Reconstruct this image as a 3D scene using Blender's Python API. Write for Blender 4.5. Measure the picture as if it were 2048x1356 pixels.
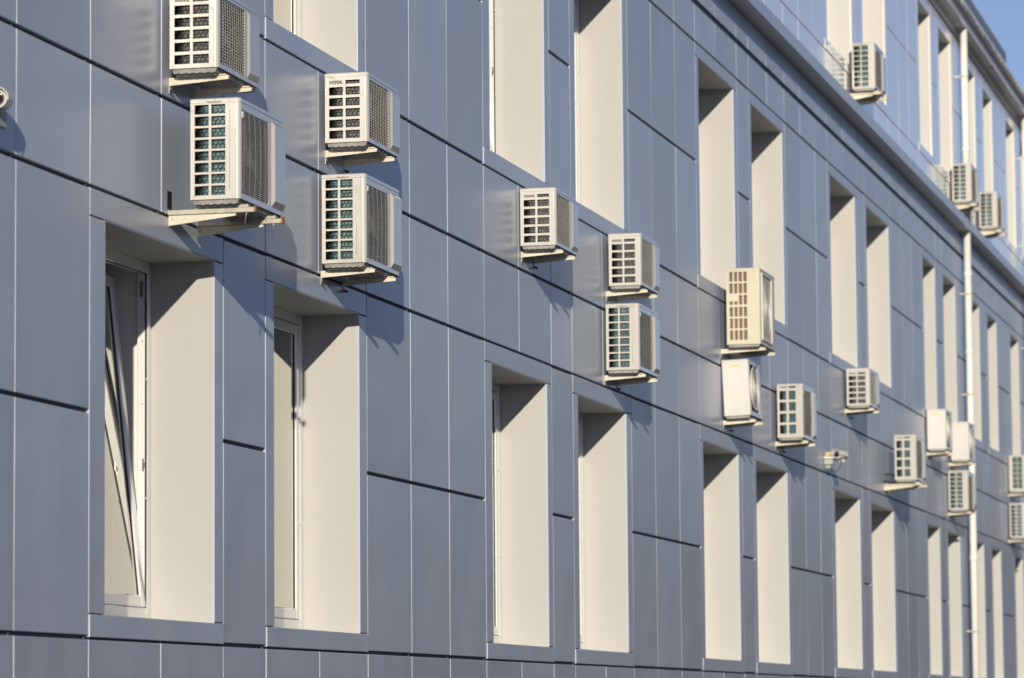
import bpy, math, random
from mathutils import Vector, Matrix
random.seed(7)
S = bpy.context.scene
for o in list(bpy.data.objects):
    bpy.data.objects.remove(o)

# ------------------------------------------------------------------ camera
YAW, PITCH, ROLL = 0.23910768, 0.10063676, -0.00824546
DIST, CAMZ, FPX = 7.4, 1.7, 7500.0
fw = Vector((math.cos(PITCH)*math.cos(YAW), math.cos(PITCH)*math.sin(YAW), math.sin(PITCH)))
rt = fw.cross(Vector((0, 0, 1))).normalized()
up = rt.cross(fw)
c_, s_ = math.cos(ROLL), math.sin(ROLL)
R_ = c_*rt + s_*up
U_ = -s_*rt + c_*up
cam_d = bpy.data.cameras.new('camera')
cam = bpy.data.objects.new('camera', cam_d)
S.collection.objects.link(cam)
m = Matrix.Identity(4)
for i in range(3):
    m[i][0], m[i][1], m[i][2] = R_[i], U_[i], -fw[i]
m[0][3], m[1][3], m[2][3] = 0, -DIST, CAMZ
cam.matrix_world = m
cam_d.sensor_width = 36
cam_d.lens = FPX/2048*36
cam_d.clip_start = 0.1
cam_d.clip_end = 4000
cam_d.dof.use_dof = True
cam_d.dof.focus_distance = 27.0
cam_d.dof.aperture_fstop = 3.5
S.camera = cam

# ------------------------------------------------------------------ light
SUN = Vector((3.75, 1.0, -1.0)).normalized()          # the way the light travels
sun_d = bpy.data.lights.new('sun', 'SUN')
sun_d.energy = 4.75
sun_d.angle = math.radians(0.5)
sun_d.color = (1.0, 0.885, 0.69)
sun = bpy.data.objects.new('sun', sun_d)
S.collection.objects.link(sun)
sun.location = (-40, -12, 20)
sun.rotation_euler = SUN.to_track_quat('-Z', 'Y').to_euler()
W = bpy.data.worlds.new('World')
S.world = W
W.use_nodes = True
nt = W.node_tree
bg = nt.nodes['Background']
sky = nt.nodes.new('ShaderNodeTexSky')
sky.sky_type = 'NISHITA'
sky.sun_disc = False
sky.sun_elevation = math.asin(-SUN.z)
sky.sun_rotation = math.atan2(-SUN.x, -SUN.y)
sky.altitude = 100
sky.air_density = 1.0
sky.dust_density = 0.15
sky.ozone_density = 3.0
wb = nt.nodes.new('ShaderNodeVectorMath')          # camera white balance of the sky light
wb.operation = 'MULTIPLY'
wb.inputs[1].default_value = (1.20, 1.00, 1.16)
nt.links.new(sky.outputs[0], wb.inputs[0])
nt.links.new(wb.outputs[0], bg.inputs[0])
bg.inputs[1].default_value = 0.082
S.view_settings.view_transform = 'Standard'
S.view_settings.look = 'None'
S.view_settings.exposure = 0.0
S.view_settings.gamma = 1.0
S.render.engine = 'CYCLES'
S.cycles.max_bounces = 6

# ------------------------------------------------------------------ helpers
def tag(o, label=None, cat=None, group=None, kind=None):
    if label: o['label'] = label
    if cat: o['category'] = cat
    if group: o['group'] = group
    if kind: o['kind'] = kind
    return o

def empty(name, loc=(0, 0, 0), parent=None):
    o = bpy.data.objects.new(name, None)
    o.empty_display_size = 0.2
    S.collection.objects.link(o)
    o.location = loc
    o.parent = parent
    return o

def place(name, mesh, parent=None, loc=(0, 0, 0)):
    o = bpy.data.objects.new(name, mesh)
    S.collection.objects.link(o)
    o.location = loc
    o.parent = parent
    return o

class MB:
    def __init__(s):
        s.v, s.f, s.sm = [], [], []
    def add(s, vs, fs, smooth=False):
        b = len(s.v)
        s.v += [tuple(p) for p in vs]
        s.f += [tuple(b+i for i in q) for q in fs]
        s.sm += [smooth]*len(fs)
    def box(s, x0, x1, y0, y1, z0, z1):
        s.add([(x, y, z) for x in (x0, x1) for y in (y0, y1) for z in (z0, z1)],
              [(0, 1, 3, 2), (4, 6, 7, 5), (0, 4, 5, 1), (2, 3, 7, 6), (0, 2, 6, 4), (1, 5, 7, 3)])
    def cbox(s, x0, x1, y0, y1, z0, z1, c):
        """box with all edges chamfered by c"""
        vs = []; idx = {}
        X, Y, Z = (x0, x1), (y0, y1), (z0, z1)
        sg = (1, -1)
        for i in (0, 1):
            for j in (0, 1):
                for k in (0, 1):
                    x, y, z = X[i], Y[j], Z[k]
                    dx, dy, dz = sg[i]*c, sg[j]*c, sg[k]*c
                    idx[i, j, k, 'x'] = len(vs); vs.append((x, y+dy, z+dz))
                    idx[i, j, k, 'y'] = len(vs); vs.append((x+dx, y, z+dz))
                    idx[i, j, k, 'z'] = len(vs); vs.append((x+dx, y+dy, z))
        fs = []
        for i in (0, 1):
            fs.append([idx[i, j, k, 'x'] for j, k in ((0, 0), (0, 1), (1, 1), (1, 0))][::(1 if i == 0 else -1)])
            fs.append([idx[j, i, k, 'y'] for j, k in ((0, 0), (1, 0), (1, 1), (0, 1))][::(1 if i == 0 else -1)])
            fs.append([idx[j, k, i, 'z'] for j, k in ((0, 0), (0, 1), (1, 1), (1, 0))][::(1 if i == 0 else -1)])
        for i in (0, 1):
            for j in (0, 1):
                fs.append([idx[i, j, 0, 'x'], idx[i, j, 0, 'y'], idx[i, j, 1, 'y'], idx[i, j, 1, 'x']])
                fs.append([idx[i, 0, j, 'x'], idx[i, 0, j, 'z'], idx[i, 1, j, 'z'], idx[i, 1, j, 'x']])
                fs.append([idx[0, i, j, 'y'], idx[0, i, j, 'z'], idx[1, i, j, 'z'], idx[1, i, j, 'y']])
                for k in (0, 1):
                    fs.append([idx[i, j, k, 'x'], idx[i, j, k, 'y'], idx[i, j, k, 'z']])
        s.add(vs, fs)
    def prism(s, poly, axis, a, b):
        """poly of 2-D points swept along axis from a to b"""
        n = len(poly)
        def P(p, t):
            if axis == 'x': return (t, p[0], p[1])
            if axis == 'y': return (p[0], t, p[1])
            return (p[0], p[1], t)
        vs = [P(p, a) for p in poly]+[P(p, b) for p in poly]
        fs = [(i, (i+1) % n, n+(i+1) % n, n+i) for i in range(n)]
        fs += [tuple(range(n))[::-1], tuple(range(n, 2*n))]
        s.add(vs, fs)
    def tube(s, pts, r, n=8, cap=True, smooth=True):
        pts = [Vector(p) for p in pts]
        vs, fs = [], []
        up0 = None
        for i, p in enumerate(pts):
            t = (pts[min(i+1, len(pts)-1)]-pts[max(i-1, 0)]).normalized()
            if up0 is None:
                a = Vector((0, 0, 1)) if abs(t.z) < .9 else Vector((1, 0, 0))
            else: a = up0
            sd = t.cross(a).normalized(); u2 = sd.cross(t).normalized(); up0 = u2
            rr = r[i] if isinstance(r, (list, tuple)) else r
            for k in range(n):
                an = 2*math.pi*k/n
                vs.append(p+sd*math.cos(an)*rr+u2*math.sin(an)*rr)
        for i in range(len(pts)-1):
            for k in range(n):
                fs.append((i*n+k, i*n+(k+1) % n, (i+1)*n+(k+1) % n, (i+1)*n+k))
        s.add(vs, fs, smooth)
        if cap:
            m_ = len(pts)-1
            s.add([vs[k] for k in range(n)], [tuple(range(n))])
            s.add([vs[m_*n+k] for k in range(n)], [tuple(range(n))[::-1]])
    def bar(s, a, b, r):
        s.tube([a, b], r, 3, False, True)
    def plate(s, f, us, vs, holes, t):
        """flat plate in (u,v), f(u,v,w) -> point, thickness t along w, holes as (u0,u1,v0,v1)"""
        U = sorted(set([us[0], us[1]]+[h[0] for h in holes]+[h[1] for h in holes]))
        V = sorted(set([vs[0], vs[1]]+[h[2] for h in holes]+[h[3] for h in holes]))
        def solid(i, j):
            if i < 0 or j < 0 or i >= len(U)-1 or j >= len(V)-1: return False
            cu, cv = (U[i]+U[i+1])/2, (V[j]+V[j+1])/2
            return not any(h[0] < cu < h[1] and h[2] < cv < h[3] for h in holes)
        for i in range(len(U)-1):
            for j in range(len(V)-1):
                if not solid(i, j): continue
                a, b, c, d = U[i], U[i+1], V[j], V[j+1]
                s.add([f(a, c, 0), f(b, c, 0), f(b, d, 0), f(a, d, 0)], [(0, 1, 2, 3)])
                s.add([f(a, c, t), f(b, c, t), f(b, d, t), f(a, d, t)], [(3, 2, 1, 0)])
                for (ii, jj, p, q) in ((i-1, j, (a, c), (a, d)), (i+1, j, (b, c), (b, d)), (i, j-1, (a, c), (b, c)), (i, j+1, (a, d), (b, d))):
                    if not solid(ii, jj):
                        s.add([f(*p, 0), f(*q, 0), f(*q, t), f(*p, t)], [(0, 1, 2, 3)])
    def mesh(s, name, mat):
        me = bpy.data.meshes.new(name)
        me.from_pydata(s.v, [], s.f)
        me.materials.append(mat)
        me.polygons.foreach_set('use_smooth', s.sm)
        import bmesh
        bm = bmesh.new(); bm.from_mesh(me)
        bmesh.ops.remove_doubles(bm, verts=bm.verts, dist=1e-5)
        bmesh.ops.recalc_face_normals(bm, faces=bm.faces)
        bm.to_mesh(me); bm.free()
        me.update()
        return me

# ------------------------------------------------------------------ materials
def new_mat(name):
    mt = bpy.data.materials.new(name); mt.use_nodes = True
    t = mt.node_tree; b = t.nodes['Principled BSDF']
    return mt, t, b

def node(t, typ, **kw):
    n = t.nodes.new(typ)
    for k, v in kw.items():
        if k in n.inputs.keys(): n.inputs[k].default_value = v
        else: setattr(n, k, v)
    return n

def ramp(t, src, p0, p1, c0, c1):
    r = t.nodes.new('ShaderNodeValToRGB')
    r.color_ramp.elements[0].position = p0; r.color_ramp.elements[1].position = p1
    r.color_ramp.elements[0].color = (*c0, 1) if len(c0) == 3 else c0
    r.color_ramp.elements[1].color = (*c1, 1) if len(c1) == 3 else c1
    t.links.new(src, r.inputs[0])
    return r

def panel_mat(name, col, rough, metal, coat=0.0, var=0.05, buckle=0.35, spec=0.5, dirt=0.35, coat_r=0.03, brush=.035, coat_ior=1.5):
    """painted metal cladding: fine vertical brushing, tone changing from sheet to sheet, slight buckling, run-off streaks"""
    mt, t, b = new_mat(name)
    L = t.links.new
    geo = node(t, 'ShaderNodeNewGeometry')
    tc = node(t, 'ShaderNodeTexCoord')
    mp = node(t, 'ShaderNodeMapping'); mp.inputs['Scale'].default_value = (45, 45, 1.2)
    L(tc.outputs['Object'], mp.inputs[0])
    n1 = node(t, 'ShaderNodeTexNoise', Scale=1.0, Detail=5.0, Roughness=0.65)
    L(mp.outputs[0], n1.inputs['Vector'])
    mp2 = node(t, 'ShaderNodeMapping'); mp2.inputs['Scale'].default_value = (9, 9, 0.9)
    L(tc.outputs['Object'], mp2.inputs[0])
    n2 = node(t, 'ShaderNodeTexNoise', Scale=1.0, Detail=6.0, Roughness=0.7)
    L(mp2.outputs[0], n2.inputs['Vector'])
    # sheet-to-sheet tone
    mr = node(t, 'ShaderNodeMapRange'); mr.inputs['To Min'].default_value = 1-var; mr.inputs['To Max'].default_value = 1+var
    L(geo.outputs['Random Per Island'], mr.inputs[0])
    mr2 = node(t, 'ShaderNodeMapRange'); mr2.inputs['From Min'].default_value = .3; mr2.inputs['From Max'].default_value = .7
    mr2.inputs['To Min'].default_value = 1-brush; mr2.inputs['To Max'].default_value = 1+brush
    L(n1.outputs[0], mr2.inputs[0])
    mul = node(t, 'ShaderNodeMath', operation='MULTIPLY'); L(mr.outputs[0], mul.inputs[0]); L(mr2.outputs[0], mul.inputs[1])
    r2 = ramp(t, n2.outputs[0], .50, .78, (0, 0, 0), (dirt, dirt, dirt))
    cm = node(t, 'ShaderNodeVectorMath', operation='SCALE'); cm.inputs[0].default_value = col
    L(mul.outputs[0], cm.inputs['Scale'])
    mx = node(t, 'ShaderNodeMix', data_type='RGBA')
    L(r2.outputs[0], mx.inputs[0]); L(cm.outputs[0], mx.inputs[6]); mx.inputs[7].default_value = (col[0]*.72, col[1]*.72, col[2]*.70, 1)
    L(mx.outputs[2], b.inputs['Base Color'])
    rr = node(t, 'ShaderNodeMapRange'); rr.inputs['From Min'].default_value = .3; rr.inputs['From Max'].default_value = .7
    rr.inputs['To Min'].default_value = rough*(1-brush*5); rr.inputs['To Max'].default_value = rough*(1+brush*5)
    L(n1.outputs[0], rr.inputs[0]); L(rr.outputs[0], b.inputs['Roughness'])
    b.inputs['Metallic'].default_value = metal
    b.inputs['Specular IOR Level'].default_value = spec
    b.inputs['Coat Weight'].default_value = coat
    b.inputs['Coat Roughness'].default_value = coat_r
    b.inputs['Coat IOR'].default_value = coat_ior
    # buckling: slow bulges different on every sheet
    off = node(t, 'ShaderNodeMath', operation='MULTIPLY'); off.inputs[1].default_value = 37.0
    L(geo.outputs['Random Per Island'], off.inputs[0])
    vadd = node(t, 'ShaderNodeVectorMath', operation='ADD'); L(tc.outputs['Object'], vadd.inputs[0]); L(off.outputs[0], vadd.inputs[1])
    n3 = node(t, 'ShaderNodeTexNoise', Scale=1.3, Detail=1.5, Roughness=0.4)
    L(vadd.outputs[0], n3.inputs['Vector'])
    bp = node(t, 'ShaderNodeBump', Strength=buckle, Distance=0.02)
    L(n3.outputs[0], bp.inputs['Height']); L(bp.outputs[0], b.inputs['Normal'])
    if coat: L(bp.outputs[0], b.inputs['Coat Normal'])
    return mt

def paint(name, col, rough=.4, metal=0.0, var=.06, scale=6.0, rust=0.0, coat=0.0, bump=0.0):
    mt, t, b = new_mat(name)
    L = t.links.new
    tc = node(t, 'ShaderNodeTexCoord')
    n = node(t, 'ShaderNodeTexNoise', Scale=scale, Detail=6.0, Roughness=.6)
    L(tc.outputs['Object'], n.inputs['Vector'])
    r = ramp(t, n.outputs[0], .35, .7, [c*(1+var) for c in col], [c*(1-var*1.6) for c in col])
    src = r.outputs[0]
    if rust:
        n2 = node(t, 'ShaderNodeTexNoise', Scale=23.0, Detail=8.0, Roughness=.7)
        L(tc.outputs['Object'], n2.inputs['Vector'])
        r2 = ramp(t, n2.outputs[0], .66-rust*.2, .70, (0, 0, 0), (1, 1, 1))
        mx = node(t, 'ShaderNodeMix', data_type='RGBA')
        L(r2.outputs[0], mx.inputs[0]); L(src, mx.inputs[6]); mx.inputs[7].default_value = (.23, .10, .035, 1)
        src = mx.outputs[2]
    L(src, b.inputs['Base Color'])
    b.inputs['Roughness'].default_value = rough
    b.inputs['Metallic'].default_value = metal
    b.inputs['Coat Weight'].default_value = coat
    if bump:
        bp = node(t, 'ShaderNodeBump', Strength=bump, Distance=0.004)
        L(n.outputs[0], bp.inputs['Height']); L(bp.outputs[0], b.inputs['Normal'])
    return mt

M = {}
M['clad'] = panel_mat('grey_metal_cladding', (.415, .468, .568), .33, .12, var=.085, buckle=1.0, dirt=.16, spec=.25, brush=.012)
M['reveal'] = panel_mat('window_lining_metal', (.43, .432, .426), .48, .04, spec=.3, var=.025, buckle=.25, dirt=.06, brush=.006)
M['upper'] = panel_mat('glossy_pale_cladding', (.86, .85, .86), .30, .04, coat=1.0, var=.03, buckle=.10, dirt=.2, coat_r=.11, coat_ior=2.4)
M['upper_reveal'] = panel_mat('pale_window_lining', (.475, .48, .475), .42, .05, var=.03, buckle=.1, dirt=.06, brush=.006)
M['fascia'] = panel_mat('pale_blue_fascia', (.40, .45, .53), .3, .15, var=.05, buckle=.1)
M['back'] = paint('dark_joint_backing', (.045, .050, .066), .6)
M['soffit'] = panel_mat('brown_grey_soffit', (.70, .70, .74), .5, .05, var=.04, buckle=.1)
M['eave_soffit'] = panel_mat('pale_eaves_soffit', (.80, .80, .80), .5, .05, var=.14, buckle=.1)
M['roof'] = paint('grey_roof_sheet', (.20, .22, .26), .5, .3)
M['pvc'] = paint('white_window_plastic', (.70, .71, .72), .15, var=.02, coat=1.0)
M['gasket'] = paint('black_gasket', (.02, .02, .022), .6)
M['blind'] = paint('beige_blind', (.62, .61, .57), .8, var=.04, scale=2)
M['plaster'] = paint('white_plaster', (.74, .74, .73), .8, var=.03)
M['room'] = paint('dim_room', (.25, .24, .23), .9)
M['pipe'] = paint('white_pipe', (.74, .74, .72), .3, var=.03, coat=.3)
M['acw'] = paint('ivory_casing', (.485, .48, .46), .25, var=.03, scale=3, coat=.9)
M['acw2'] = paint('white_casing', (.56, .56, .55), .33, var=.03, scale=3, coat=.6)
M['acy'] = paint('yellowed_casing', (.53, .505, .405), .4, var=.05, scale=3)
M['acgrille'] = paint('grille_plastic', (.62, .62, .60), .4, var=.03)
M['dark'] = paint('dark_inside', (.012, .013, .015), .7)
M['wire'] = paint('black_wire_guard', (.012, .013, .014), .5)
M['chrome'] = paint('bright_wire', (.6, .6, .6), .25, metal=.8)
M['galv'] = paint('galvanised_base', (.22, .22, .22), .5, metal=.4, var=.25, scale=14)
M['bracket'] = paint('cream_bracket_paint', (.58, .55, .465), .45, var=.08, scale=9, rust=.35)
M['rail'] = paint('weathered_rail', (.42, .40, .35), .5, metal=.3, var=.15, scale=16, rust=.5)
M['rust'] = paint('rust', (.30, .11, .03), .9, var=.4, scale=60)
M['bolt'] = paint('steel_bolt', (.25, .24, .23), .4, metal=.7)
M['black'] = paint('black_rubber_and_slot_shade', (.015, .015, .017), .6)
M['brown'] = paint('brown_louvre', (.20, .13, .10), .6, var=.1)
M['green'] = paint('dark_green_coil', (.02, .07, .055), .5, var=.2)
M['sticker'] = paint('yellow_sticker', (.66, .50, .12), .5)
M['camw'] = paint('camera_shell', (.58, .58, .57), .3, var=.03, coat=.3)
M['box'] = paint('grey_green_box', (.33, .38, .35), .5)
M['lens'] = paint('black_lens', (.01, .01, .012), .08, var=0)
M['tan'] = paint('tan_foam', (.50, .38, .20), .8)
M['ground'] = paint('asphalt', (.06, .062, .065), .9, var=.2, scale=.6, bump=.5)

def coil_mat(name, col):
    mt, t, b = new_mat(name); L = t.links.new
    tc = node(t, 'ShaderNodeTexCoord')
    w = node(t, 'ShaderNodeTexWave', Scale=55.0, Distortion=1.5, Detail=2.0); w.bands_direction = 'Z'
    L(tc.outputs['Object'], w.inputs['Vector'])
    n = node(t, 'ShaderNodeTexNoise', Scale=30.0, Detail=3.0); L(tc.outputs['Object'], n.inputs['Vector'])
    ad = node(t, 'ShaderNodeMath', operation='MULTIPLY'); L(w.outputs['Fac'], ad.inputs[0]); L(n.outputs[0], ad.inputs[1])
    r = ramp(t, ad.outputs[0], .05, .6, [c*.35 for c in col], [min(1, c*1.7) for c in col])
    L(r.outputs[0], b.inputs['Base Color'])
    b.inputs['Roughness'].default_value = .35; b.inputs['Metallic'].default_value = .5
    return mt
M['coil_a'] = coil_mat('grey_condenser_fins', (.062, .068, .068))
M['coil_b'] = coil_mat('teal_condenser_fins', (.075, .135, .155))

def glass_mat():
    mt = bpy.data.materials.new('window_glass'); mt.use_nodes = True
    t = mt.node_tree; t.nodes.clear(); L = t.links.new
    out = node(t, 'ShaderNodeOutputMaterial')
    f1 = node(t, 'ShaderNodeFresnel', IOR=1.55)
    q = node(t, 'ShaderNodeMath', operation='SUBTRACT'); q.inputs[0].default_value = 1.0; L(f1.outputs[0], q.inputs[1])
    pw = node(t, 'ShaderNodeMath', operation='POWER'); L(q.outputs[0], pw.inputs[0]); pw.inputs[1].default_value = 4.0
    fr = node(t, 'ShaderNodeMath', operation='SUBTRACT'); fr.inputs[0].default_value = 1.0; L(pw.outputs[0], fr.inputs[1])   # four glass faces of a double unit
    tr = node(t, 'ShaderNodeBsdfTransparent'); tr.inputs[0].default_value = (.86, .90, .87, 1)
    gl = node(t, 'ShaderNodeBsdfGlossy', Roughness=0.015); gl.inputs[0].default_value = (.98, .98, .94, 1)
    mx = node(t, 'ShaderNodeMixShader')
    L(fr.outputs[0], mx.inputs[0]); L(tr.outputs[0], mx.inputs[1]); L(gl.outputs[0], mx.inputs[2]); L(mx.outputs[0], out.inputs[0])
    return mt
M['glass'] = glass_mat()

# ------------------------------------------------------------------ ground
g = MB(); g.box(-1500, 1500, -1500, 1500, -.5, 0)
tag(place('ground', g.mesh('ground', M['ground'])), kind='structure')

# unseen dark ridge, added all round to darken the foot of the wall reflections
hm = MB()
rh = random.Random(11)
N = 120
ph = [rh.uniform(0, 6.28) for _ in range(5)]
vs = []
for k in range(N):
    a = 2*math.pi*k/N
    h = 30+9*math.sin(2*a+ph[0])+6*math.sin(5*a+ph[1])+4*math.sin(11*a+ph[2])+2.5*math.sin(23*a+ph[3])+1.5*math.sin(37*a+ph[4])
    for r, hh in ((430, -.4), (470, h*.72), (540, h), (760, -.4)):
        vs.append((r*math.cos(a), r*math.sin(a), hh))
fs = [(k*4+j, ((k+1) % N)*4+j, ((k+1) % N)*4+j+1, k*4+j+1) for k in range(N) for j in range(3)]
hm.add(vs, fs, True)
M['added_ridge'] = paint('added_ridge_dark', (.045, .06, .035), .95, var=.5, scale=.05)
tag(place('added_ridge', hm.mesh('added_ridge', M['added_ridge'])), kind='structure')

# ------------------------------------------------------------------ the building
L0, L1, L2, L3, L4, L5, L6, L7, L8, L9 = 2.17, 4.755, 5.478, 6.20, 8.83, 9.27, 9.665, 10.30, 12.93, 13.10
ROWS = [(L0, L1, 2.308, 3.458, 4.588), (L3, L4, 6.352, 7.545, 8.688), (L7, L8, 10.447, 11.645, 12.705)]
X0, X1 = 8.0, 92.0
WIN = [  # outer left, outer right, opening left, opening right
    (10.89, 13.34, 11.16, 13.17), (14.24, 16.66, 14.42, 16.47),
    (20.155, 22.605, 20.42, 22.43), (23.50, 25.925, 23.685, 25.73),
    (29.415, 31.81, 29.65, 31.63), (32.64, 35.17, 32.845, 34.94),
    (38.66, 41.12, 38.83, 40.92), (41.88, 44.34, 42.03, 44.17),
    (47.62, 50.27, 47.83, 50.02), (50.90, 53.42, 51.06, 53.27),
    (56.82, 58.55, 57.00, 58.42), (59.32, 61.15, 59.46, 61.02),
    (62.75, 64.50, 62.93, 64.38), (65.35, 67.15, 65.62, 67.00),
    (69.10, 70.85, 69.30, 70.70), (71.60, 73.40, 71.80, 73.20),
    (77.00, 79.40, 77.20, 79.25), (80.20, 82.60, 80.40, 82.45)]
BETWEEN = [9.7, 17.85, 18.99, 27.12, 28.25, 36.31, 37.53, 45.49, 46.63, 54.60, 55.72, 68.1, 74.6, 75.8, 83.9, 85.1, 86.4, 87.6, 88.9, 90.2]
OUT = [w[0] for w in WIN]+[w[1] for w in WIN]
MIDS = [21.40, 24.72, 30.61, 33.92, 39.85, 43.04, 49.0, 52.15]
GRID = sorted([X0, X1]+OUT+BETWEEN)
BAND = sorted(GRID+MIDS)

rnd = random.Random(3)
def sheet(mb, x0, x1, z0, z1, y=0.0, t=.024, tilt=.0016, gl=None, gb=.0165):
    """one folded metal sheet: front with small rolled edges, returns to the backing; gap kept on its left and bottom"""
    g_ = gl if gl is not None else rnd.choice((.008, .011, .013, .016))
    xa, xb, za, zb = x0+g_/2, x1-g_/2, z0+gb, z1-gb*.6
    r = .004
    d = [rnd.uniform(-tilt, tilt) for _ in range(4)]
    ring0 = [(xa, y+t, za), (xb, y+t, za), (xb, y+t, zb), (xa, y+t, zb)]
    ring1 = [(xa, y+r+d[0], za), (xb, y+r+d[1], za), (xb, y+r+d[2], zb), (xa, y+r+d[3], zb)]
    ring15 = [(xa+r*.3, y+r*.3+d[0], za+r*.3), (xb-r*.3, y+r*.3+d[1], za+r*.3), (xb-r*.3, y+r*.3+d[2], zb-r*.3), (xa+r*.3, y+r*.3+d[3], zb-r*.3)]
    ring2 = [(xa+r, y+d[0], za+r), (xb-r, y+d[1], za+r), (xb-r, y+d[2], zb-r), (xa+r, y+d[3], zb-r)]
    vs = ring0+ring1+ring15+ring2
    fs = []
    for k in range(3):
        for i in range(4):
            j = (i+1) % 4
            fs.append((k*4+i, k*4+j, k*4+4+j, k*4+4+i))
    fs.append((12, 13, 14, 15))
    mb.add(vs, fs)

bld = tag(empty('office_building'), 'long office building clad in blue-grey metal panels, with a paler glossy top storey', 'building')

low = MB()
def in_win(x):
    return any(w[0]-.001 < x < w[1]+.001 for w in WIN)
# below the first windows, and the two courses between the window rows
for i in range(len(BAND)-1):
    a, b = BAND[i], BAND[i+1]
    sheet(low, a, b, 1.0, L0); sheet(low, a, b, 0.1, 1.0)
    sheet(low, a, b, L1, L2); sheet(low, a, b, L2, L3)
for i in range(len(GRID)-1):
    a, b = GRID[i], GRID[i+1]
    if in_win((a+b)/2): continue
    for (z0, z1, zs, zm, zh) in ROWS[:2]:
        sheet(low, a, b, z0, zm); sheet(low, a, b, zm, z1)
TOP = sorted(GRID+[39.85, 43.1, 49.0, 52.15])
for i in range(len(TOP)-1):
    a, b = TOP[i], TOP[i+1]
    sheet(low, a, b, L4, L5-.022); sheet(low, a, b, L5+.022, L6+.01)
place('metal_cladding', low.mesh('metal_cladding', M['clad']), bld)
upm = MB()
for i in range(len(BAND)-1):
    sheet(upm, BAND[i], BAND[i+1], L6+.16, L7, gb=.009, tilt=.001)
for i in range(len(GRID)-1):
    a, b = GRID[i], GRID[i+1]
    if in_win((a+b)/2): continue
    z0, z1, zs, zm, zh = ROWS[2]
    sheet(upm, a, b, z0, zm, gb=.009, tilt=.001); sheet(upm, a, b, zm, z1, gb=.009, tilt=.001)
o = place('upper_cladding', upm.mesh('upper_cladding', M['upper']), bld)
o['label'] = 'glossy pale blue panels of the top storey'
# backing behind the open joints, with holes for the windows
bk = MB()
bk.plate(lambda u, v, w: (u, .024+w, v), (X0, X1), (0.0, L9+.02), [(w[2]-.03, w[3]+.03, r[2]-.03, r[4]+.03) for w in WIN for r in ROWS], .36)
for z in (L0, L1, L2, L3, L4):      # splices of the rail seen inside the open joints
    for x in BAND:
        bk.box(x-.05, x-.035, .010, .026, z-.012, z+.012)
place('wall_core', bk.mesh('wall_core', M['back']), bld)
# storey cornice
cor = MB()
xs = X0; cuts = []
while xs < X1:
    cuts.append(xs); xs += rnd.choice((2.42, 2.48, 2.5))
cuts.append(X1)
for a, b in zip(cuts[:-1], cuts[1:]):
    a2, b2 = a+.006, b-.006
    cor.prism([(.0, L6), (-.200, L6), (-.200, L6+.004), (0, L6+.004)], 'x', a2, b2)
place('cornice_soffit', cor.mesh('cornice_soffit', M['soffit']), bld)
cf = MB()
for a, b in zip(cuts[:-1], cuts[1:]):
    cf.prism([(-.203, L6-.004), (-.203, L6+.150), (-.196, L6+.158), (0.02, L6+.176), (0.02, L6+.150), (-.19, L6+.14), (-.19, L6-.004)], 'x', a+.0015, b-.0015)
place('cornice_fascia', cf.mesh('cornice_fascia', M['fascia']), bld)
# eaves
ev = MB()
cuts2 = [X0, 20, 31, 42, 50, 54.6, 57.5, 60.9, 63.2, 65.9, 68.9, 72, 76, 80, 84, X1]
for k, (a, b) in enumerate(zip(cuts2[:-1], cuts2[1:])):
    dz = (.012, -.010, .0, .02, -.006)[k % 5]
    ev.prism([(.024, L9+.01), (-.178, L9+dz), (-.178, L9+dz+.01), (.024, L9+.03)], 'x', a+.004, b-.004)
place('eaves_soffit', ev.mesh('eaves_soffit', M['eave_soffit']), bld)
ef = MB()
for a, b in zip(cuts2[:-1], cuts2[1:]):
    ef.box(a+.002, b-.002, -.190, -.179, L9-.005, L9+.175)
    sheet(ef, a, b, L8+.045, L9+.01, gb=.002)
ef.prism([(-.30, L9+.185), (-.19, L9+.176), (.5, L9+.30), (.5, L9+.33), (-.30, L9+.215)], 'x', X0, X1)
place('eaves_fascia', ef.mesh('eaves_fascia', M['upper']), bld)
rf = MB()
rf.box(X0, 66.95, -.285, -.255, L9+.20, L9+.44)
rf.prism([(-.255, L9+.44), (-.255, L9+.41), (.4, L9+.50), (.4, L9+.53)], 'x', X0, 66.95)
rf.box(X0, X1, .3, 9, L9+.02, L9+.10)
rb = rf
x = 55.0
while x < 84:
    rb.box(x, x+.035, -.305, -.26, L9+.160, L9+.176)
    x += rnd.choice((.42, .5, .62))
o = place('roof_edge', rf.mesh('roof_edge', M['roof']), bld)
# sides and back of the block
sd = MB()
sd.box(X0-.05, X0, .02, 14, 0, L9+.1); sd.box(X1, X1+.05, .02, 14, 0, L9+.1); sd.box(X0, X1, 13.9, 14, 0, L9+.1)
sd.box(X0, X1, .3, 14, L9+.03, L9+.1)
place('end_wall', sd.mesh('end_wall', M['clad']), bld)

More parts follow.
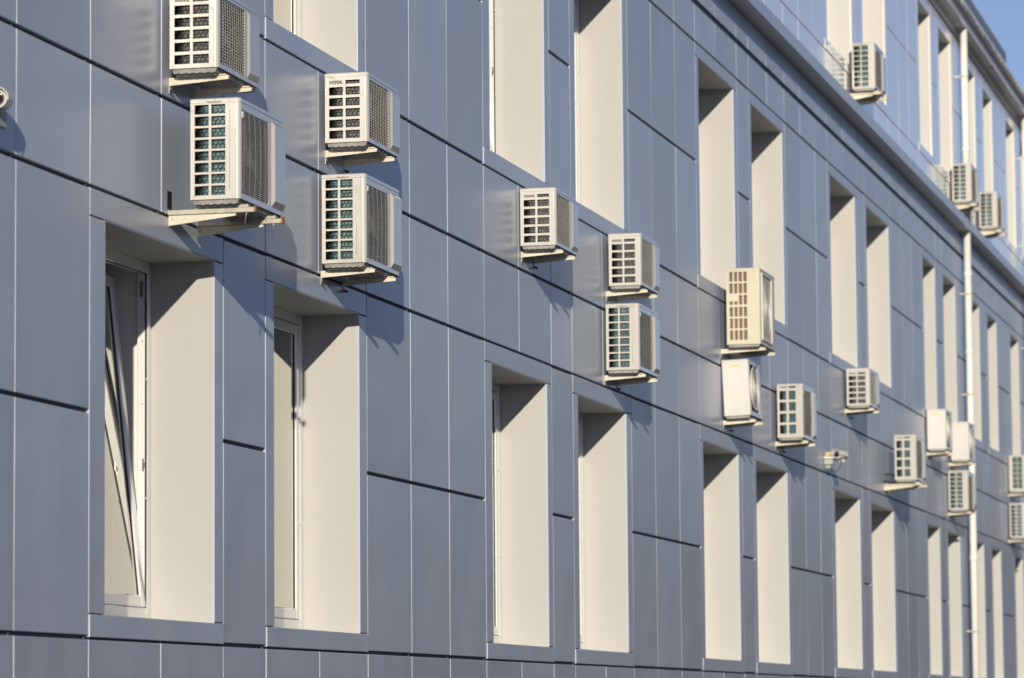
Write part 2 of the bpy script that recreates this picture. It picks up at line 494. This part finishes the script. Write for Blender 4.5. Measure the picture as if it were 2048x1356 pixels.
# windows
RD = .42      # how deep the glazing sits
def window(w, row, tilted=False):
    ox0, ox1, x0, x1 = w
    z0, z1, zs, zm, zh = row
    upper = row is ROWS[2]
    cm, rm = (M['upper'], M['upper_reveal']) if upper else (M['clad'], M['reveal'])
    r = MB()
    # four linings, each a thin sheet
    r.box(x1, x1+.012, .0035, RD+.06, zs-.02, zh+.012)
    r.box(x0-.012, x0, .0035, RD+.06, zs-.02, zh+.012)
    r.box(x0+.001, x1-.001, .0035, RD+.06, zh, zh+.014)
    r.prism([(.004, zs-.006), (RD+.02, zs+.035), (RD+.02, zs+.02), (.004, zs-.02)], 'x', x0+.001, x1-.001)
    wo = place('window', r.mesh('window', rm), bld)
    s = MB()
    gb = .003
    sheet(s, ox0, x0+.003, zs, zh, gl=.004, gb=gb, tilt=.0006)
    sheet(s, x1-.003, ox1, zs, zh, gl=.004, gb=gb, tilt=.0006)
    sheet(s, ox0, ox1, zh, z1, gb=.002 if False else .006, tilt=.001, gl=.012)
    sheet(s, ox0, ox1, z0, zs, y=-.006, t=.03, gb=.006, tilt=.001, gl=.008)
    place('surround', s.mesh('surround', cm), wo)
    fz0, fz1 = zs+.025, zh
    fy = RD
    f = MB()
    fw_ = .07
    for (a, b, c, d) in ((x0+.004, x0+.004+fw_, fz0, fz1), (x1-.004-fw_, x1-.004, fz0, fz1)):
        f.cbox(a, b, fy, fy+.07, c, d, .004)
    f.cbox(x0+.004+fw_, x1-.004-fw_, fy+.001, fy+.069, fz0, fz0+fw_, .003)
    f.cbox(x0+.004+fw_, x1-.004-fw_, fy+.001, fy+.069, fz1-fw_, fz1, .003)
    f.box((x0+x1)/2-.035, (x0+x1)/2+.035, fy+.003, fy+.067, fz0+fw_, fz1-fw_)
    # screw caps
    for zz in (fz0+.03, fz0+.75, fz0+1.5):
        f.box(x1-.10, x1-.085, fy-.003, fy+.002, zz, zz+.015)
    place('frame', f.mesh('frame', M['pvc']), wo)
    mid = (x0+x1)/2
    for (a, b, til) in ((x0+.004+fw_, mid-.035, False), (mid+.035, x1-.004-fw_, tilted)):
        za, zb = fz0+fw_, fz1-fw_
        A = MB()
        sw = .075
        a2, b2 = a+.004, b-.004
        A.cbox(a2, a2+sw, .0, .06, za+.004, zb-.004, .006)
        A.cbox(b2-sw, b2, .0, .06, za+.004, zb-.004, .006)
        A.cbox(a2+sw, b2-sw, .001, .059, za+.004, za+.004+sw, .006)
        A.cbox(a2+sw, b2-sw, .001, .059, zb-.004-sw, zb-.004, .006)
        G = MB()
        G.box(a2+sw-.004, b2-sw+.004, .020, .040, za+sw, zb-sw)
        K = MB()   # black seals
        e = .006
        K.box(a2-.004, a2+.0005, .006, .02, za, zb); K.box(b2-.0005, b2+.004, .006, .02, za, zb)
        K.box(a2+sw-.001, a2+sw+e, .014, .019, za+sw, zb-sw); K.box(b2-sw-e, b2-sw+.001, .014, .019, za+sw, zb-sw)
        K.box(a2+sw, b2-sw, .014, .019, za+sw, za+sw+e); K.box(a2+sw, b2-sw, .014, .019, zb-sw-e, zb-sw)
        if til:
            ang = math.radians(-5.9)
            def tr(mb):
                out = []
                for (x, y, z) in mb.v:
                    yy, zz = y, z-za
                    out.append((x, yy*math.cos(ang)-zz*math.sin(ang), za+yy*math.sin(ang)+zz*math.cos(ang)))
                mb.v = out
            for q in (A, G, K): tr(q)
        for q in (A, G, K):
            q.v = [(x, y+fy+.004, z) for x, y, z in q.v]
        place('sash', A.mesh('sash', M['pvc']), wo)
        place('pane', G.mesh('pane', M['glass']), wo)
        place('seal', K.mesh('seal', M['gasket']), wo)
    # room side: plaster jambs and a blind
    p = MB()
    p.box(x1+.0, x1+.05, fy+.075, fy+.55, fz0-.05, fz1+.05); p.box(x0-.05, x0, fy+.075, fy+.55, fz0-.05, fz1+.05)
    p.box(x0, x1, fy+.075, fy+.55, fz1, fz1+.05); p.box(x0, x1, fy+.075, fy+.60, fz0-.05, fz0)
    p.box(x0-.05, x1+.05, fy+.55, fy+.56, fz0-.05, fz1+.05)
    if tilted:
        K = MB(); K.box(x1-.078, x1-.0738, fy+.004, fy+.016, fz0+fw_, fz1-fw_); K.box((x0+x1)/2+.035, x1-.074, fy+.004, fy+.016, fz1-fw_-.004, fz1-fw_+.0005)
        place('seal', K.mesh('seal', M['gasket']), wo)
    if tilted:   # catch plates and screws on the open frame
        h = MB()
        h.box(x1-.0765, x1-.0745, fy+.022, fy+.034, fz0+.93, fz0+1.01)
        h.box(x1-.088, x1-.076, fy+.018, fy+.030, fz0+.955, fz0+.985)
        h.box(x1-.082, x1-.0745, fy+.03, fy+.05, fz1-.22, fz1-.12)
        for zz in (.45, 1.35, 1.75):
            h.box(x1-.076, x1-.0745, fy+.03, fy+.038, fz0+zz, fz0+zz+.008)
        place('catch', h.mesh('catch', M['bolt']), wo)
    place('inner_reveal', p.mesh('inner_reveal', M['plaster']), wo)
    if True:
        b_ = MB(); bo_ = .30 if tilted else .0
        n = 26
        for k in range(n):   # pleated fabric
            xa = x0+(x1-x0)*k/n; xb = x0+(x1-x0)*(k+1)/n
            y0_, y1_ = (fy+bo_+.10, fy+bo_+.125) if k % 2 else (fy+bo_+.125, fy+bo_+.10)
            b_.add([(xa, y0_, fz0+.01), (xb, y1_, fz0+.01), (xb, y1_, fz1-.03), (xa, y0_, fz1-.03)], [(0, 1, 2, 3)], True)
        place('blind', b_.mesh('blind', M['blind']), wo)
    return wo
for wi, w in enumerate(WIN):
    for ri, row in enumerate(ROWS):
        if wi < 2 and ri == 2: continue
        window(w, row, tilted=(wi, ri) in ((2, 0), (4, 1)))
# missing top storey windows out of frame close the core openings
cl = MB()
for w in WIN[:2]:
    cl.box(w[0], w[1], 0, .02, ROWS[2][2]-.2, ROWS[2][4]+.2)
place('blank_panel', cl.mesh('blank_panel', M['upper']), bld)

# downpipes
def downpipe(x, y, z0, z1, clamps, sockets):
    p = MB()
    p.tube([(x, y, z0), (x, y, z1)], .058, 20)
    for z in sockets:
        p.tube([(x, y, z), (x, y, z+.005), (x, y, z+.085), (x, y, z+.09)], [.058, .066, .066, .058], 20, False)
    po = place('downpipe', p.mesh('downpipe', M['pipe']), bld)
    for z in clamps:
        c = MB()
        c.tube([(x, y, z-.013), (x, y, z+.013)], .065, 16)
        c.box(x-.012, x+.012, y+.05, .03, z-.009, z+.009)
        c.box(x-.10, x-.055, y-.012, y+.012, z-.010, z+.010)
        place('clamp', c.mesh('clamp', M['bracket']), po)
downpipe(61.75, -.13, .1, L6, (3.05, 6.95, 8.62), (4.2, 6.1, 7.6, 8.9))
downpipe(61.85, -.13, L6+.17, L9+.02, (12.28, 10.6), (11.0,))
downpipe(71.35, -.13, .1, L6, (3.05, 6.95, 8.62), (4.2, 7.6))
downpipe(71.45, -.13, L6+.17, L9+.02, (12.28, 10.6), (11.0,))

# ------------------------------------------------------------------ air conditioners
KIND = {   # width, height, depth, casing, coil
    'A': (.80, .49, .31, 'acw', 'coil_a'), 'B': (.88, .62, .315, 'acw', 'coil_b'), 'C': (.94, .83, .37, 'acy', 'brown'),
    'D': (.76, .61, .29, 'acw2', 'coil_a'), 'E': (.87, .63, .305, 'acw', 'coil_b'), 'F': (.80, .65, .31, 'acw', 'green')}
def holes(kind, d, h):
    H = []
    def R(u0, u1, v0, v1): H.append((d*(1-u1), d*(1-u0), h*(1-v1), h*(1-v0)))    # u from the wall side outwards, v from the top down
    if kind == 'A':
        for k in range(5):
            v = .205+k*.156
            R(.095, .42, v, v+.117); R(.478, .81, v, v+.117)
        R(.478, .81, .108, .165)
    if kind == 'B':
        for k in range(8):
            v = .063+k*.1147
            R(.085, .37, v, v+.094); R(.42, .705, v, v+.094)
    if kind == 'C':
        cols = ((.095, .19), (.235, .33), (.37, .47), (.51, .61))
        for k, (v0, v1) in enumerate(((.05, .175), (.20, .33), (.355, .48), (.51, .635), (.66, .79), (.815, .94))):
            for j, (a, b) in enumerate(cols):
                if k == 2 and j < 2: R(a, b, .435, .48)
                else: R(a, b, v0, v1)
    if kind == 'E':
        for k in range(4):
            v = .13+k*.2115
            R(.09, .355, v, v+.165); R(.45, .715, v, v+.165)
        R(.45, .715, .045, .078)
    if kind == 'F':
        R(.2, .78, .05, .93)
    return H
def rounded(kind, w, d, r=.03):
    return None
CACHE = {}
def ac_meshes(kind):
    if kind in CACHE: return CACHE[kind]
    w, h, d, cm, coil = KIND[kind]
    C = {}
    r = .028
    lid = .030 if kind != 'D' else .022
    s = MB()
    # y: wall side is 0, front is -d.  u is measured as distance from the front
    hs = holes(kind, d, h)
    s.plate(lambda u, v, t: (t, -(d-u), v), (r, d), (0.0, h-lid), [(max(a, r+.002), b, c, e) for a, b, c, e in hs], .006)
    s.plate(lambda u, v, t: (w-t, -(d-u), v), (r, d), (0.0, h-lid), [], .006)
    # rounded front corners
    for cx, a0, a1 in ((r, math.pi, 1.5*math.pi), (w-r, 1.5*math.pi, 2*math.pi)):
        n = 6
        for k in range(n):
            p, q = a0+(a1-a0)*k/n, a0+(a1-a0)*(k+1)/n
            s.add([(cx+r*math.cos(p), -d+r+r*math.sin(p), 0), (cx+r*math.cos(q), -d+r+r*math.sin(q), 0),
                   (cx+r*math.cos(q), -d+r+r*math.sin(q), h-lid), (cx+r*math.cos(p), -d+r+r*math.sin(p), h-lid)], [(0, 1, 2, 3)], True)
    gx0, gx1, gz0, gz1 = r+.015, w*.665, h*.06, h*.90
    if kind == 'B': gx0, gx1, gz0, gz1 = r+.01, w*.66, h*.055, h*.885
    if kind in ('C', 'D'): gx0, gx1, gz0, gz1 = w*.10, w*.72, h*.08, h*.92
    rad = min(gx1-gx0, gz1-gz0)/2
    fx, fz = (gx0+gx1)/2, (gz0+gz1)/2
    s.plate(lambda u, v, t: (u, -d+t, v), (r, w-r), (0.0, h-lid), [(gx0, gx1, gz0, gz1)], .008)
    # back rim
    s.plate(lambda u, v, t: (u, -t-.001, v), (.006, w-.006), (0.0, h-lid), [(.05, w*.72, .05, h-.07)], .004)
    C['casing'] = s.mesh('casing', M[cm])
    # lid with rounded rim
    t = MB()
    def ring(e, z):
        pts = []
        rr = max(r-e, .004)
        for cx, cy, a0 in ((r, -d+r, math.pi), (w-r, -d+r, 1.5*math.pi)):
            for k in range(7):
                a = a0+math.pi/2*k/6
                pts.append((cx+rr*math.cos(a)+0, cy+rr*math.sin(a), z))
        pts += [(w-e, 0-e*0, z), (e, 0-e*0, z)]
        return pts
    rings = [ring(.004, h-lid+.001), ring(-.003, h-lid+.001), ring(-.003, h-.010), ring(.000, h-.004), ring(.007, h)]
    n = len(rings[0])
    vs = [p for q in rings for p in q]
    fs = [(k*n+i, k*n+(i+1) % n, (k+1)*n+(i+1) % n, (k+1)*n+i) for k in range(len(rings)-1) for i in range(n)]
    fs.append(tuple((len(rings)-1)*n+i for i in range(n))); fs.append(tuple(range(n))[::-1])
    t.add(vs, fs)
    for u in ((.21, .80) if kind != 'D' else (.1, .9)):
        t.tube([(-.003, -d*u, h-.016), (-.007, -d*u, h-.016)], .0045, 8)
    C['lid'] = t.mesh('lid', M[cm])
    # dark liner inside
    k_ = MB()
    k_.box(w*.70, w*.71, -d+.012, -.012, .012, h-.035)
    k_.box(.010, w-.012, -.010, -.007, .012, h-.036)
    k_.box(.012, w-.012, -d+.012, -.012, h-.036, h-.034)
    k_.box(.012, w-.012, -d+.012, -.012, .010, .012)
    if kind == 'D': k_.box(.012, w-.012, -d+.045, -d+.05, .02, h-.05)
    C['inside'] = k_.mesh('inside', M['dark'])
    # condenser coil bent round the corner
    path = []
    y_front = -d*.93 if kind != 'D' else -d*.8
    xin = .024
    rb_ = .050
    nb = 10
    path.append((xin, y_front))
    path.append((xin, -.035-rb_))
    for q in range(1, nb+1):
        a = math.pi-(math.pi/2)*q/nb
        path.append((xin+rb_+rb_*math.cos(a), -.035-rb_+rb_*math.sin(a)))
    path.append((w*.7, -.035))
    if kind not in ('C', 'F'):
        c = MB()
        for a, b in zip(path[:-1], path[1:]):
            c.add([(a[0], a[1], .015), (b[0], b[1], .015), (b[0], b[1], h-.045), (a[0], a[1], h-.045)], [(0, 1, 2, 3)], True)
        C['coil'] = c.mesh('coil', M[coil])
        # hexagonal wire guard just in front of it
        acc = [0]
        for a, b in zip(path[:-1], path[1:]): acc.append(acc[-1]+math.hypot(b[0]-a[0], b[1]-a[1]))
        Lh = acc[-2]+.02
        def at(sv, off=.006):
            for i in range(len(acc)-1):
                if sv <= acc[i+1] or i == len(acc)-2:
                    tt = (sv-acc[i])/(acc[i+1]-acc[i]); a, b = path[i], path[i+1]
                    dx, dy = b[0]-a[0], b[1]-a[1]; l = math.hypot(dx, dy)
                    return (a[0]+dx*tt-dy/l*off, a[1]+dy*tt+dx/l*off)
        g_ = MB(); p = .0165
        hx, hz = p*math.sqrt(3), p*1.5
        row = 0; z = .03
        while z < h-.05:
            sv = (hx/2 if row % 2 else 0)+.01
            while sv < Lh:
                P = []
                for q in range(4):
                    a = math.radians(90+60*q)
                    ss = sv+p*math.cos(a); zz = z+p*math.sin(a)
                    if ss < 0.001: ss = .001
                    xy = at(ss); P.append((xy[0], xy[1], zz))
                for q in range(3): g_.bar(P[q], P[q+1], .0021)
                sv += hx
            z += hz; row += 1
        C['wire_guard'] = g_.mesh('wire_guard', M['wire'])
    elif kind == 'C':
        c = MB()
        z = .03
        while z < h-.05:
            c.prism([(-d*.96, z), (-d*.02, z), (-d*.02, z+.020), (-d*.96, z+.020)], 'x', .020+.0, .032)
            z += .026
        C['coil'] = c.mesh('coil', M['brown'])
    else:
        c = MB(); c.box(.02, .03, -d*.85, -d*.15, .03, h-.04)
        C['coil'] = c.mesh('coil', M['green'])
        g_ = MB()
        for q in range(1, 6):
            zz = h*(.07+.86*q/6); g_.box(.004, .007, -d*.78, -d*.2, zz-.003, zz+.003)
        for q in (1,):
            yy = -d*(.2+.58*q/2); g_.box(.003, .006, yy-.003, yy+.003, h*.07, h*.95)
        C['wire_guard'] = g_.mesh('wire_guard', M['acgrille'])
    # front grille
    f = MB()
    def bulge(x, z, amp):
        u = (x-fx)/(gx1-gx0)*2; v = (z-fz)/(gz1-gz0)*2
        return -d+.002-amp*max(0, (1-u*u*.9))*max(0, (1-v*v*.9))
    if kind in ('A', 'B', 'E', 'F'):
        nh, nv, rr, amp = {'A': (22, 11, .0027, .006), 'B': (42, 5, .0028, .010), 'E': (34, 5, .0034, .028), 'F': (36, 8, .003, .01)}[kind]
        for k in range(nh):
            z = gz0+(gz1-gz0)*(k+.5)/nh
            ins = 0
            if kind == 'B':
                v = abs(z-fz)/(gz1-gz0)*2
                ins = .03*max(0, (v-.9)/.1)
            pts = [(x, bulge(x, z, amp), z) for x in [gx0+ins+(gx1-gx0-2*ins)*q/10 for q in range(11)]]
            f.tube(pts, rr, 4, False, True)
        for k in range(nv):
            x = gx0+(gx1-gx0)*(k+.5)/nv
            pts = [(x, bulge(x, z, amp)+.006, z) for z in [gz0+(gz1-gz0)*q/8 for q in range(9)]]
            f.tube(pts, .0023, 4, False, True)
    else:
        nr = 13
        for k in range(2, nr+1):
            rr = rad*k/nr
            pts = [(fx+rr*math.cos(a), -d-.016+.012*(k/nr)**2, fz+rr*math.sin(a)) for a in [2*math.pi*q/36 for q in range(37)]]
            f.tube(pts, .0022 if k < nr else (.009 if kind == 'D' else .003), 5, False, True)
        for q in range(12):
            a = math.pi*q/6
            f.bar((fx+rad*.1*math.cos(a), -d-.014, fz+rad*.1*math.sin(a)), (fx+rad*math.cos(a), -d-.004, fz+rad*math.sin(a)), .003)
        if kind == 'C':
            for q in range(56):
                z = gz0+(gz1-gz0)*(q+.5)/56
                f.bar((gx0, -d-.001, z), (gx1, -d-.001, z), .0028)
            for q in range(30):
                x = gx0+(gx1-gx0)*(q+.5)/30
                f.bar((x, -d+.001, gz0), (x, -d+.001, gz1), .002)
            f.box(gx0-.02, gx0, -d-.014, -d-.001, gz0-.02, gz1+.02); f.box(gx1, gx1+.02, -d-.014, -d-.001, gz0-.02, gz1+.02)
            f.box(gx0, gx1, -d-.013, -d-.001, gz0-.02, gz0); f.box(gx0, gx1, -d-.013, -d-.001, gz1, gz1+.02)
    C['grille'] = f.mesh('grille', M['acgrille'])
    # fan
    fn = MB()
    fn.tube([(fx, -d+.06, fz), (fx, -d+.12, fz)], .05, 16)
    for q in range(3):
        a0 = 2*math.pi*q/3
        vs = []
        for rr in (.05, rad*.9):
            for da, yy in ((-.45, -d+.055), (.0, -d+.08), (.45, -d+.115)):
                vs.append((fx+rr*math.cos(a0+da), yy, fz+rr*math.sin(a0+da)))
        vs2 = [(x, y+.006, z) for x, y, z in vs]
        fn.add(vs+vs2, [(0, 1, 4, 3), (1, 2, 5, 4), (6, 9, 10, 7), (7, 10, 11, 8), (0, 3, 9, 6), (2, 8, 11, 5), (3, 4, 10, 9), (4, 5, 11, 10)])
    C['fan'] = fn.mesh('fan', M['room'])
    # raised service cover on the far part of the front
    if kind in ('A', 'B', 'E', 'F'):
        c = MB()
        x0, x1, za, zb = w*.715, w-.004, h*.045, h*.915
        e = .030
        out = .013 if kind == 'A' else .019
        base = [(x0, -d-.0005, za), (x1, -d-.0005, za), (x1, -d-.0005, zb), (x0, -d-.0005, zb)]
        top = [(x0+e*.8, -d-out, za+e*1.3), (x1-.004, -d-out, za+e*1.3), (x1-.004, -d-out, zb-e*.8), (x0+e*.8, -d-out, zb-e*.8)]
        c.add(base+top, [(0, 1, 5, 4), (1, 2, 6, 5), (2, 3, 7, 6), (3, 0, 4, 7), (4, 5, 6, 7)])
        C['service_cover'] = c.mesh('service_cover', M[cm])
    # base pan with pressed ribs
    b = MB()
    b.prism([(-d+.012, -.001), (-d+.020, -.028), (-.02, -.028), (-.012, -.001)], 'x', .012, w-.012)
    q = 0
    x = .03
    while x < w-.07:
        b.prism([(x, -.028), (x+.012, -.040), (x+.040, -.040), (x+.052, -.028)], 'y', -d+.03, -.03)
        x += .075
    y = -d+.03
    while y < -.05:
        b.tube([(.016, y, -.024), (.016, y+.018, -.031), (.016, y+.036, -.024)], .005, 6)
        y += .048
    C['base_pan'] = b.mesh('base_pan', M['galv'])
    # screws on the end
    e_ = MB()
    for (u, v) in {'A': ((.06, .965),), 'B': ((.07, .965), (.5, .018)), 'C': ((.1, .975),), 'D': ((.08, .30), (.9, .27), (.08, .82), (.9, .85), (.5, .97), (.08, .04)), 'E': ((.06, .97),), 'F': ((.1, .97),)}[kind]:
        yy, zz = -d*u, h*(1-v)
        e_.tube([(.001, yy, zz), (-.004, yy, zz)], .0048, 8)
    C['screw'] = e_.mesh('screw', M['bolt'])
    if kind in ('B', 'E'):
        v = MB(); v.box(gx0+.004, gx0+.03, -d-.006, -d-.001, gz1-.05, gz1-.012)
        C['badge'] = v.mesh('badge', M['sticker'] if kind == 'E' else M[cm])
    if kind in ('A', 'E'):
        v = MB()
        za = h*(1-.165) if kind == 'A' else h*(1-.078)
        zb = h*(1-.112) if kind == 'A' else h*(1-.045)
        for q in range(13):
            yy = -d*(.10+.30*(q+.3)/13)
            v.box(-.0012, .0, yy-.0042, yy, za+(.006 if q % 3 == 1 else 0), zb)
        C['vent_slot'] = v.mesh('vent_slot', M['dark'])
    if kind == 'D':
        v = MB(); v.box(-.0015, 0, -d*.62, -d*.32, h*.875, h*.905)
        C['rating_sticker'] = v.mesh('rating_sticker', M['sticker'])
    if kind == 'B':
        v = MB(); v.tube([(-.002, -d*.33, h-.019), (-.008, -d*.36, h-.021), (-.008, -d*.60, h-.021), (-.002, -d*.63, h-.019)], .0035, 6)
        v.tube([(-.001, -d*.79, h*.10), (-.001, -d*.79, h*.88)], .0022, 6)
        C['handle'] = v.mesh('handle', M[cm])
        v = MB(); v.box(-.0012, .0005, -d*.60, -d*.36, h-.031, h-.025)
        C['handle_slot'] = v.mesh('handle_slot', M['dark'])
    CACHE[kind] = C
    return C

def bracket(parent, x, gap, d, style, far=False):
    """one wall arm: x along the unit, local y=gap is the wall"""
    b = MB()
    tip = -d-.035
    if style == 'rail':
        tipp = -d+.055
        b.prism([(gap-.001, -.075), (gap-.001, -.140), (tipp, -.092), (tipp, -.075)], 'x', x-.003, x+.003)
        b.box(x+.003, x+.034, tipp, gap-.001, -.080, -.075)
        ro = MB()
        ro.box(x-.018, x+.018, -d-.075, gap-.001, -.0745, -.0475)
        ro.box(x-.022, x+.030, -d-.03, -.005, -.0465, -.0290)
    else:
        b.prism([(gap-.001, -.038), (gap-.001, -.088), (gap*.5, -.085), (tip, -.060), (tip, -.038)], 'x', x-.002, x+.002)
        b.box(x+.002, x+.038, tip, gap-.001, -.041, -.037)
        b.box(x+.000, x+.038, gap-.005, gap-.001, -.13, -.041)
        ro = MB()
        ro.box(x-.010, x+.028, -d-.02, -.01, -.0365, -.0290)
    bo = place('bracket', b.mesh('bracket', M['bracket']), parent)
    place('foot_rail', ro.mesh('foot_rail', M['rail'] if style == 'rail' else M['bracket']), bo)
    bm_ = M['black'] if style != 'rail' else M['chrome']
    def bolt(nm, pts, r, mat):
        q = MB(); q.tube(pts, r, 8); place(nm, q.mesh(nm, mat), bo)
    if style == 'rail':
        q = MB(); q.box(x-.0185, x+.0185, -d-.078, -d-.066, -.0750, -.0380)
        place('rusty_tip', q.mesh('rusty_tip', M['rust']), bo)
        bolt('threaded_rod', [(x, -d-.02, -.02), (x+.005, -d+.0, -.15)], .004, M['chrome'])
    bolt('bolt', [(x+.01, gap-.003, -.115), (x+.01, gap-.035, -.125)], .009, M['black'])
    bolt('bolt', [(x+.01, -.05, -.028), (x+.01, -.05, -.05)], .008, bm_)
    bolt('bolt', [(x+.01, -d+.04, -.018), (x+.01, -d+.04, -.05)], .006, bm_)

def aircon(kind, x, z, gap, label, style='plain', inset=.10, wscale=1.0, tilt=0, pipes=False):
    w, h, d, cm, coil = KIND[kind]
    t = empty('air_conditioner', (x, -gap, z))
    tag(t, label, 'air conditioner', 'outdoor air conditioning units hung on the facade')
    C = ac_meshes(kind)
    for nm, me in C.items():
        o = place(nm, me, t)
        if tilt:
            o.rotation_euler.x = math.radians(tilt)
    bracket(t, inset, gap, d, style)
    bracket(t, w-.24, gap, d, style)
    if style == 'rail' and not pipes:      # black plate on the cladding standing in for the shade inside the arm's slot
        p = MB(); p.box(inset-.03, inset+.05, gap-.003, gap-.0005, -.035, .075)
        place('wall_slot_shade', p.mesh('wall_slot_shade', M['black']), t)
    if pipes:
        p = MB()
        p.tube([(w*.3, gap-.002, h*.16), (w*.3, gap*.5, h*.14), (w*.32, -.0, h*.10)], .013, 8)
        place('hose', p.mesh('hose', M['black']), t)
        p = MB()
        p.tube([(.05, gap-.002, -.01), (.05, gap*.5, -.03), (.07, -.02, -.035)], .014, 8)
        place('hose', p.mesh('hose', M['black']), t)
    return t

AC = [
 ('A', 21.44, 5.65, .04, 'ivory air conditioner cut by the top edge of the photo, above one on rusty-tipped rails', {}),
 ('B', 21.45, 4.84, .17, 'ivory air conditioner on long rusty-tipped rails right above the tilted-open window', dict(style='rail', inset=.09)),
 ('A', 24.79, 5.69, .03, 'short ivory air conditioner with five slot rows, directly below the top-left white-framed window', {}),
 ('B', 24.67, 4.83, .04, 'tall ivory eight-row air conditioner just above the second window from the left', {}),
 ('A', 30.61, 5.67, .02, 'ivory air conditioner hanging alone with no other unit above or below it, mid facade', {}),
 ('A', 33.99, 5.70, .05, 'short ivory five-row air conditioner close above a taller eight-row one, near the picture centre', {}),
 ('B', 33.88, 4.90, .04, 'tall ivory eight-row air conditioner under a shorter five-row unit, near the picture centre', {}),
 ('C', 39.82, 5.70, .09, 'large yellowed air conditioner with brown louvres behind four columns of side slots', {}),
 ('D', 39.91, 4.93, .035, 'leaning white air conditioner with a plain side, directly under the large yellowed one', dict(tilt=-2.2)),
 ('E', 43.23, 4.93, .05, 'ivory air conditioner with eight big square side openings, left of the small security camera', dict(inset=.12)),
 ('A', 48.73, 5.74, .04, 'ivory air conditioner with five slot rows above and right of the small security camera', {}),
 ('E', 52.25, 4.97, .17, 'ivory air conditioner with square side openings on long arms right of the small security camera', dict(style='rail', pipes=True)),
 ('D', 56.93, 5.72, .03, 'plain-sided white air conditioner with yellow sticker, clear of the downpipe on its left', {}),
 ('D', 59.68, 5.73, .05, 'plain-sided white air conditioner with yellow sticker, right in front of the lower downpipe', {}),
 ('B', 59.48, 4.93, .02, 'ivory air conditioner with eight slot rows hung in front of the lower downpipe', {}),
 ('F', 68.43, 5.73, .02, 'cream air conditioner with one dark green meshed opening, at the right edge of the picture', {}),
 ('B', 68.26, 4.88, .03, 'ivory eight-row air conditioner at the right picture edge, below the green-meshed one', {}),
 ('B', 49.71, 10.11, .04, 'air conditioner on the glossy top storey, nearest the camera and hung alone', dict(style='rail', pipes=True)),
 ('B', 60.69, 10.03, .03, 'left air conditioner of the close pair on the glossy top storey, before the upper downpipe', dict(style='rail', pipes=True)),
 ('B', 64.38, 10.06, .04, 'right air conditioner of the close pair on the glossy top storey, beyond the upper downpipe', dict(style='rail', pipes=True)),
]
for kd, x, z, gap, lab, kw in AC:
    aircon(kd, x, z, gap, lab, **kw)

# ------------------------------------------------------------------ security cameras
def camera_body(parent, c, aim, L, r, hood=True):
    """bullet camera: c is the lens end, aim the way it looks"""
    c = Vector(c); a = Vector(aim).normalized()
    b = MB()
    b.tube([c, c-a*.004, c-a*.012, c-a*L, c-a*(L+.012)], [r*.86, r*.97, r, r, r*.7], 24)
    place('body', b.mesh('body', M['camw']), parent)
    l = MB(); l.tube([c+a*.002, c+a*.001, c-a*.002], [r*.5, r*.74, r*.76], 24)
    lo = place('lens', l.mesh('lens', M['lens']), parent)
    rg = MB()
    sd = a.cross(Vector((0, 0, 1))).normalized(); u2 = sd.cross(a)
    for k in range(22):
        an = 2*math.pi*k/22
        p = c+sd*math.cos(an)*r*.66+u2*math.sin(an)*r*.66
        rg.tube([p+a*.0015, p+a*.005], r*.045, 6)
    place('lamp_ring', rg.mesh('lamp_ring', M['camw']), lo)
    if hood:
        h = MB(); n = 12
        v = []
        for t in (.03, -L*.95):
            for rr in (r*1.10, r*1.20):
                for k in range(n+1):
                    an = math.radians(-8+196*k/n)
                    v.append(c+a*t+sd*math.cos(an)*rr+u2*math.sin(an)*rr)
        q = n+1
        fs = []
        for k in range(n):
            fs += [(k, k+1, 2*q+k+1, 2*q+k), (q+k, 3*q+k, 3*q+k+1, q+k+1), (k, q+k, q+k+1, k+1), (2*q+k, 2*q+k+1, 3*q+k+1, 3*q+k)]
        fs += [(0, 2*q, 3*q, q), (n, q+n, 3*q+n, 2*q+n)]
        h.add(v, fs)
        place('hood', h.mesh('hood', M['camw']), parent)
t = empty('security_camera', (18.3, 0, 4.98))
tag(t, 'white bullet security camera above a grey-green box, cut by the left edge of the photo', 'security camera', 'security cameras on the facade')
camera_body(t, (.10, -.125, .0), (-1, -.22, -.10), .20, .052)
q = MB(); q.tube([(.25, -.09, -.02), (.25, -.08, -.05), (.25, -.07, -.09)], .016, 10)
place('arm', q.mesh('arm', M['camw']), t)
q = MB(); q.cbox(.12, .33, -.088, -.002, -.128, -.036, .006)
place('junction_box', q.mesh('junction_box', M['box']), t)
t = empty('security_camera', (46.95, 0, 4.93))
tag(t, 'small white security camera with a dangling cable loop between two air conditioners', 'security camera', 'security cameras on the facade')
camera_body(t, (-.05, -.175, .045), (-.92, .36, .06), .19, .056)
q = MB(); q.cbox(.0, .16, -.165, -.0, -.005, .030, .006)
q.tube([(.09, -.235, -.010), (.09, -.235, -.045)], .026, 10); q.tube([(.09, -.235, -.03), (.08, -.19, -.035), (.06, -.12, .005)], .012, 8)
place('arm', q.mesh('arm', M['camw']), t)
q = MB(); q.cbox(.02, .13, -.115, -.002, -.075, -.006, .006); q.cbox(.03, .12, -.09, -.002, -.13, -.076, .02)
place('junction_box', q.mesh('junction_box', M['box']), t)
q = MB(); q.cbox(.03, .12, -.11, -.01, .031, .085, .008)
place('foam_block', q.mesh('foam_block', M['tan']), t)
q = MB(); q.tube([(.06, -.09, -.06), (.05, -.10, -.13), (.05, -.14, -.165), (.05, -.19, -.14), (.06, -.21, -.07), (.08, -.21, -.01)], .005, 8)
place('cable', q.mesh('cable', M['black']), t)
